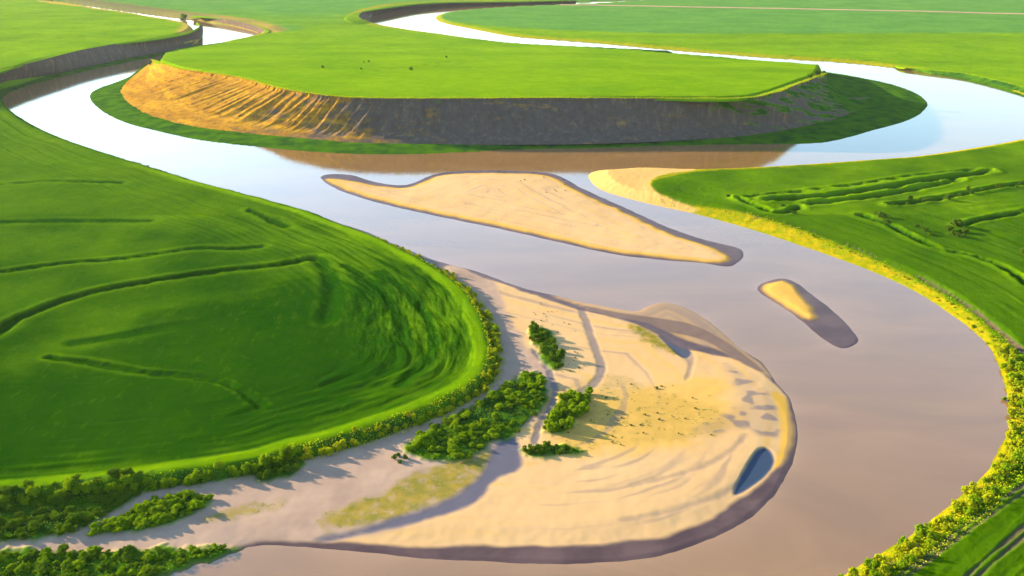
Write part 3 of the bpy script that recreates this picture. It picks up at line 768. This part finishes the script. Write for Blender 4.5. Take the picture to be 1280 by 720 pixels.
def inside(P, x, y):
    c = False; n_ = len(P)
    for i in range(n_):
        (ax, ay), (bx, by) = P[i], P[(i+1) % n_]
        if (ay > y) != (by > y) and x < ax + (y-ay)*(bx-ax)/(by-ay): c = not c
    return c
def fill(pts, z, n_, mind, fn):
    P = poly(pts, z); lo, hi = P.min(0), P.max(0); done = []; tries = 0
    while len(done) < n_ and tries < 6000:
        tries += 1
        x, y = random.uniform(lo[0], hi[0]), random.uniform(lo[1], hi[1])
        if inside(P, x, y) and all((x-a)**2+(y-b)**2 > mind**2 for a, b in done):
            done.append((x, y)); fn(x, y)

YB = shrub_set('bank_shrub', 100, LEAF_Y, 4, 1.0)
GB = shrub_set('bank_shrub', 200, LEAF_G, 4, 1.0)
YG = shrub_set('bank_shrub', 250, LEAF_Y, 3, 0.9)
WI = shrub_set('willow_shrub', 300, LEAF_G, 4, 1.5, 1100)
DT = shrub_set('thicket_shrub', 400, LEAF_D, 4, 1.5, 1000)
LO = shrub_set('low_shrub', 450, LEAF_D, 3, 0.9, 600)
MB = shrub_set('meadow_bush', 500, LEAF_D, 3, 1.5, 900)

# right bank, from the sandy tip round to the bottom of the picture
along([(1246,432),(1262,462),(1270,500),(1272,532),(1258,568),(1238,598),(1200,632),(1162,662),(1122,690),(1075,716),(1040,738)], 1.0, 1.2, 0.8,
      lambda x, y, t: place(YB if random.random() < .72 else GB, x, y, random.choice((.5, .65, .8, 1.1)), 'yellow green shrub in the dense belt along the water on the right bank', 'shrub', 'shrubs in the belt on the right bank'))
along([(1256,432),(1272,462),(1281,500),(1282,535),(1268,572),(1248,604),(1210,638),(1172,669),(1132,697),(1085,722)], 1.6, 2.6, 0.8,
      lambda x, y, t: place(GB if random.random() < .6 else YB, x, y, random.uniform(.8, 1.25), 'green shrub behind the yellow shrub belt at the edge of the right field', 'shrub', 'shrubs behind the belt on the right bank'))
along([(905,264),(960,276),(1025,300),(1100,330),(1156,358),(1200,387),(1236,416),(1250,436)], 1.6, lambda y: 2.4 + max(0, (y-230)*0.012), 0.8,
      lambda x, y, t: place(YG if random.random() < .8 else GB, x, y, random.uniform(.35, .65), 'low yellow bush on the sunlit slope between river and dirt track', 'bush', 'bushes on the sunlit yellow slope', zs=.62))
# left meadow: belt along the top of the bank
along([(480,296),(510,310),(539,326),(580,354),(605,386),(618,420),(621,446),(610,472),(564,502),(492,530),(402,557),(375,563)], 2.6, 1.45, 0.8,
      lambda x, y, t: place(YG if random.random() < .88 else GB, x, y, random.uniform(.75, 1.15), 'yellow green shrub lining the curved edge of the left meadow above the sand', 'shrub', 'shrubs lining the left meadow edge'))
along([(370,564),(319,581),(225,596),(112,611),(0,622),(-60,628)], 2.2, 1.6, 0.6,
      lambda x, y, t: place(GB, x, y, random.uniform(.8, 1.2), 'small green shrub on the meadow edge at bottom left', 'shrub', 'shrubs on the bottom left meadow edge'))
along([(165,203),(240,224),(322,246),(379,261),(431,280),(470,294)], 2.0, 3.2, 0.5,
      lambda x, y, t: place(LO, x, y, random.uniform(.5, .85), 'small dark shrub at the water edge of the upper left meadow', 'shrub', 'shrubs on the upper left meadow shore', zs=.6))
# thickets on the bar
fill(T_BIG, .6, 150, .85,
     lambda x, y: place(WI if random.random() < .7 else LO, x, y, random.choice((.35, .5, .6, .75, .9)), 'leafy green shrub in the big thicket in the middle of the sand', 'shrub', 'shrubs of the big sand thicket', zs=.62))
fill(T_UP, .6, 30, .8,
     lambda x, y: place(LO, x, y, random.uniform(.7, 1.3), 'dark green shrub in the narrow upper patch on pale sand', 'shrub', 'shrubs of the narrow upper sand patch'))
fill(T_CH, .6, 46, .75,
     lambda x, y: place(LO if random.random() < .5 else WI, x, y, random.uniform(.55, .9), 'green shrub in the patch beside the narrow damp channel', 'shrub', 'shrubs of the patch beside the channel'))
fill(T_STRIP, .5, 22, .6,
     lambda x, y: place(LO, x, y, random.uniform(.5, .8), 'low green shrub of the short strip below the channel patch', 'shrub', 'shrubs of the short strip'))
fill(T_CLUMP, .5, 20, .8,
     lambda x, y: place(LO, x, y, random.uniform(.6, 1.0), 'dark green shrub in the clump under the left bank', 'shrub', 'shrubs of the clump under the bank'))
fill([(492,574),(506,570),(514,576),(505,580),(494,580)], .5, 4, .6,
     lambda x, y: place(LO, x, y, random.uniform(.4, .6), 'small round shrub at the lower tip of the big thicket', 'shrub', 'shrubs at the thicket tip'))
# bottom left thickets
fill(T_BL, .6, 130, .9,
     lambda x, y: place(DT, x, y, random.choice((.35, .45, .6, .8)), 'dark shrub in the thicket in the bottom left corner below the meadow', 'shrub', 'shrubs of the bottom left thicket', zs=.6))
fill(T_WEDGE, .6, 80, .8,
     lambda x, y: place(WI, x, y, random.choice((.3, .4, .55, .75)), 'bright green shrub in the wedge of bushes on the grey sand at bottom left', 'shrub', 'shrubs of the bottom left wedge', zs=.62))
fill(T_BOT, .4, 170, .75,
     lambda x, y: place(WI if random.random() < .5 else DT, x, y, random.choice((.25, .35, .45, .65)), 'low green shrub on the strip of land at the bottom left water edge', 'shrub', 'shrubs of the bottom strip', zs=.6))
# herbs and low growth too many to count, under the shrub belts
def undergrowth(name, lines, polys, dens, hgt, mat, seed):
    r = np.random.default_rng(seed); Q = []
    for pts, z, wd in lines:
        P = poly(pts, z, False, 6); L = np.concatenate([[0], np.cumsum(np.linalg.norm(np.diff(P, axis=0), axis=1))])
        k = int(L[-1]*wd*2*dens); q = r.random(k)*L[-1]
        Q.append(np.stack([np.interp(q, L, P[:, 0]), np.interp(q, L, P[:, 1])], 1) + (r.random((k, 2))-0.5)*wd*1.9)
    for pts in polys:
        P = poly(pts, 0.6); lo, hi = P.min(0), P.max(0); k = int(np.prod(hi-lo)*dens)
        c_ = lo + r.random((k, 2))*(hi-lo); Q.append(np.array([p for p in c_ if inside(P, p[0], p[1])]))
    Q = np.concatenate(Q); n_ = len(Q)
    patch = 0.5 + 0.8*noise2(Q[:, 0]/2.2, Q[:, 1]/2.2, seed)
    z = np.array([ground_z(a, b_) for a, b_ in Q]); kp = z > 0.2; Q, z, patch = Q[kp], z[kp], patch[kp]; n_ = len(Q)
    zt = z + hgt*np.clip(patch, 0.1, 1.3)*r.random(n_)**0.5
    P = np.c_[Q, zt]
    nrm = r.normal(size=(n_, 3))*0.7 + np.array([0, 0, 0.7]); nrm /= np.linalg.norm(nrm, axis=1, keepdims=True)
    a = np.cross(nrm, r.normal(size=(n_, 3))); a /= np.linalg.norm(a, axis=1, keepdims=True); b_ = np.cross(nrm, a)
    sz = 0.16*(0.6+0.9*r.random(n_))[:, None]
    V = np.stack([P-a*sz, P+b_*sz*0.6, P+a*sz, P-b_*sz*0.6], 1).reshape(-1, 3)
    mesh_from(name, V, np.arange(n_*4).reshape(-1, 4), mat, kind='stuff', smooth_=False)
RB = [(1240,420),(1252,440),(1267,465),(1276,500),(1277,533),(1262,570),(1242,602),(1205,636),(1167,667),(1127,695),(1080,721),(1040,745)]
LB = [(470,290),(480,296),(510,310),(539,326),(580,355),(604,387),(617,420),(620,446),(609,473),(564,503),(492,531),(402,558),(370,564),(319,581),(225,596),(112,611),(0,622),(-60,628)]
undergrowth('undergrowth', [(RB, 1.4, 3.6)], [], 10, 1.2, LEAF_Y, 5)
undergrowth('undergrowth', [(LB[:13], 2.5, 2.4)], [], 8, 0.9, LEAF_Y, 6)
undergrowth('undergrowth', [(LB[12:], 2.4, 2.0)], [], 7, 0.9, LEAF_G, 7)
undergrowth('undergrowth', [([(165,203),(240,224),(322,246),(379,261),(431,280),(470,294)], 1.8, 1.5)], THICK, 6, 0.8, LEAF_D, 8)
undergrowth('dry_grass', [([(815,247),(850,256),(912,269),(960,279),(1025,304),(1100,333),(1156,361),(1200,389),(1236,416)], 1.4, 3.4)], [], 3.5, 0.3, LEAF_Y, 9)
# loose bushes in the right meadow
for px, py, sc in ((1101,272,1.2),(1108,277,1.0),(1096,268,.9),(1146,284,.9),(1156,289,1.0),(1164,294,.8),(1186,288,1.5),(1196,283,1.6),(1204,290,1.4),(1192,294,1.2),(1200,296,1.1),(1279,316,1.4),
                   (986,263,.9),(992,267,.8),(978,258,.7),(910,246,.6)):
    x, y = W(px, py, 2.4)
    place(MB, x, y, sc*.9, 'dark round bush standing alone beside a ditch in the right meadow', 'bush', 'bushes of the right meadow', zs=.65)
along([(1120,257),(1165,251),(1215,241),(1280,230)], 2.4, 4.5, 1.5,
      lambda x, y, t: place(MB, x, y, random.uniform(.4, .8), 'bush in the broken row along a right meadow ditch', 'bush', 'bushes along the right meadow ditch'))
# plateau bushes and far trees
PB = shrub_set('plateau_bush', 600, LEAF_D, 3, 2.2, 700)
for px, py, sc, lb in ((1022,93,1.3,'dark bush at the right end of the plateau on the cliff edge'),(1034,98,1.0,'yellow tipped bush at the right corner of the cliff top'),(1014,97,.9,'low bush just inside the right corner of the cliff top')):
    q_ = topB[{1022: -60, 1034: -12, 1014: -110}[px]]; o_ = place(PB, q_[0], q_[1] + 2.5, sc*.8, lb, 'bush', None); o_.location.z = q_[2] + 0.1
for px, py in ((455,79),(461,78),(452,92),(514,93),(558,68),(404,88)):
    x, y = W(px, py, 15); place(PB, x, y, random.uniform(.3, .6), 'scattered dark bush in the middle of the plateau grass', 'bush', 'bushes scattered on the plateau')
x, y = W(197, 77, 14.8); place(PB, x, y, .7, 'dark bush at the left end of the orange cliff top', 'bush', None)
for px, py, sc, lb in ((229,17,2.2,'small dark tree at the river bend near the top left'),(62,2,2.6,'bluish dark tree at the top left edge of the far terrace')):
    x, y = W(px, py, 8); place(PB, x, y, sc, lb, 'tree', None)
# tufts on the sand
TU = [make_plant('grass_tuft', 700+i*5, LEAF_O, .55, .45, .16, .16, 7, 160, .14, 0) for i in range(3)]
fill([(690,500),(740,480),(880,490),(905,520),(880,550),(760,560),(700,552)], .4, 34, 1.2,
     lambda x, y: place(TU, x, y, random.uniform(.35, .95), 'sparse olive grass tuft on the golden sand', 'tuft', 'tufts on the golden sand', zoff=0))
fill([(670,372),(700,390),(735,430),(730,470),(705,480),(695,440),(665,395)], .4, 34, .9,
     lambda x, y: place(TU, x, y, random.uniform(.3, .7), 'sparse tuft on the pale sand beside the upper shrub patch', 'tuft', 'tufts on the pale sand', zoff=0))
fill([(590,205),(720,225),(760,250),(690,245),(620,225)], .4, 12, 1.5,
     lambda x, y: place(TU, x, y, random.uniform(.7, 1.2), 'tiny tuft on the middle sand island', 'tuft', 'tufts on the middle island', zoff=0))

# ------------------------------------------------------------------ air
hz = bpy.data.materials.new('hazy_air'); hz.use_nodes = True
ht = hz.node_tree; ht.nodes.clear()
pv = ht.nodes.new('ShaderNodeVolumePrincipled'); pv.inputs['Color'].default_value = (0.92, 0.96, 1.0, 1); pv.inputs['Density'].default_value = 0.00002; pv.inputs['Anisotropy'].default_value = 0.2
ht.links.new(pv.outputs[0], ht.nodes.new('ShaderNodeOutputMaterial').inputs['Volume'])
b0, b1 = (-15500, -3500, -2.8), (15500, 15500, 112)
HV = np.array([(b0[0] if i in (0,3,4,7) else b1[0], b0[1] if i in (0,1,4,5) else b1[1], b0[2] if i < 4 else b1[2]) for i in range(8)])
mesh_from('haze', HV, np.array([(3,2,1,0),(4,5,6,7),(0,1,5,4),(1,2,6,5),(2,3,7,6),(3,0,4,7)]), hz, kind='stuff', smooth_=False)
# ------------------------------------------------------------------ camera, sky, sun
cam = bpy.data.cameras.new('camera'); co = bpy.data.objects.new('camera', cam); COL.objects.link(co)
co.location = (0, 0, CAM_H); co.rotation_euler = (math.pi/2 - TH, 0, 0)
cam.sensor_width = 36; cam.lens = 36*F/1280; cam.clip_start = 1; cam.clip_end = 40000
scn.camera = co
SUN_EL = math.radians(13.5); sd = Vector((-0.893, 0.45, 0)).normalized()
az = math.atan2(sd.x, sd.y)         # from +Y towards +X
sl = bpy.data.lights.new('sun', 'SUN'); sl.energy = 5.0; sl.angle = math.radians(0.6); sl.color = (1.0, 0.84, 0.60)
so = bpy.data.objects.new('sun', sl); COL.objects.link(so)
d = Vector((sd.x*math.cos(SUN_EL), sd.y*math.cos(SUN_EL), math.sin(SUN_EL)))
so.rotation_euler = d.to_track_quat('Z', 'Y').to_euler()
w = bpy.data.worlds.new('World'); scn.world = w; w.use_nodes = True
nt = w.node_tree; nt.nodes.clear()
sk = nt.nodes.new('ShaderNodeTexSky'); sk.sky_type = 'NISHITA'; sk.sun_disc = False
sk.sun_elevation = SUN_EL; sk.sun_rotation = az; sk.air_density = 1.15; sk.dust_density = 0.5; sk.ozone_density = 3.0
bg = nt.nodes.new('ShaderNodeBackground'); bg.inputs['Strength'].default_value = 0.138
ow = nt.nodes.new('ShaderNodeOutputWorld'); nt.links.new(sk.outputs[0], bg.inputs[0]); nt.links.new(bg.outputs[0], ow.inputs[0])
vsn = scn.view_settings; vsn.view_transform = 'Standard'; vsn.look = 'None'; vsn.gamma = 1; vsn.use_curve_mapping = False
vsn.exposure = 2.2
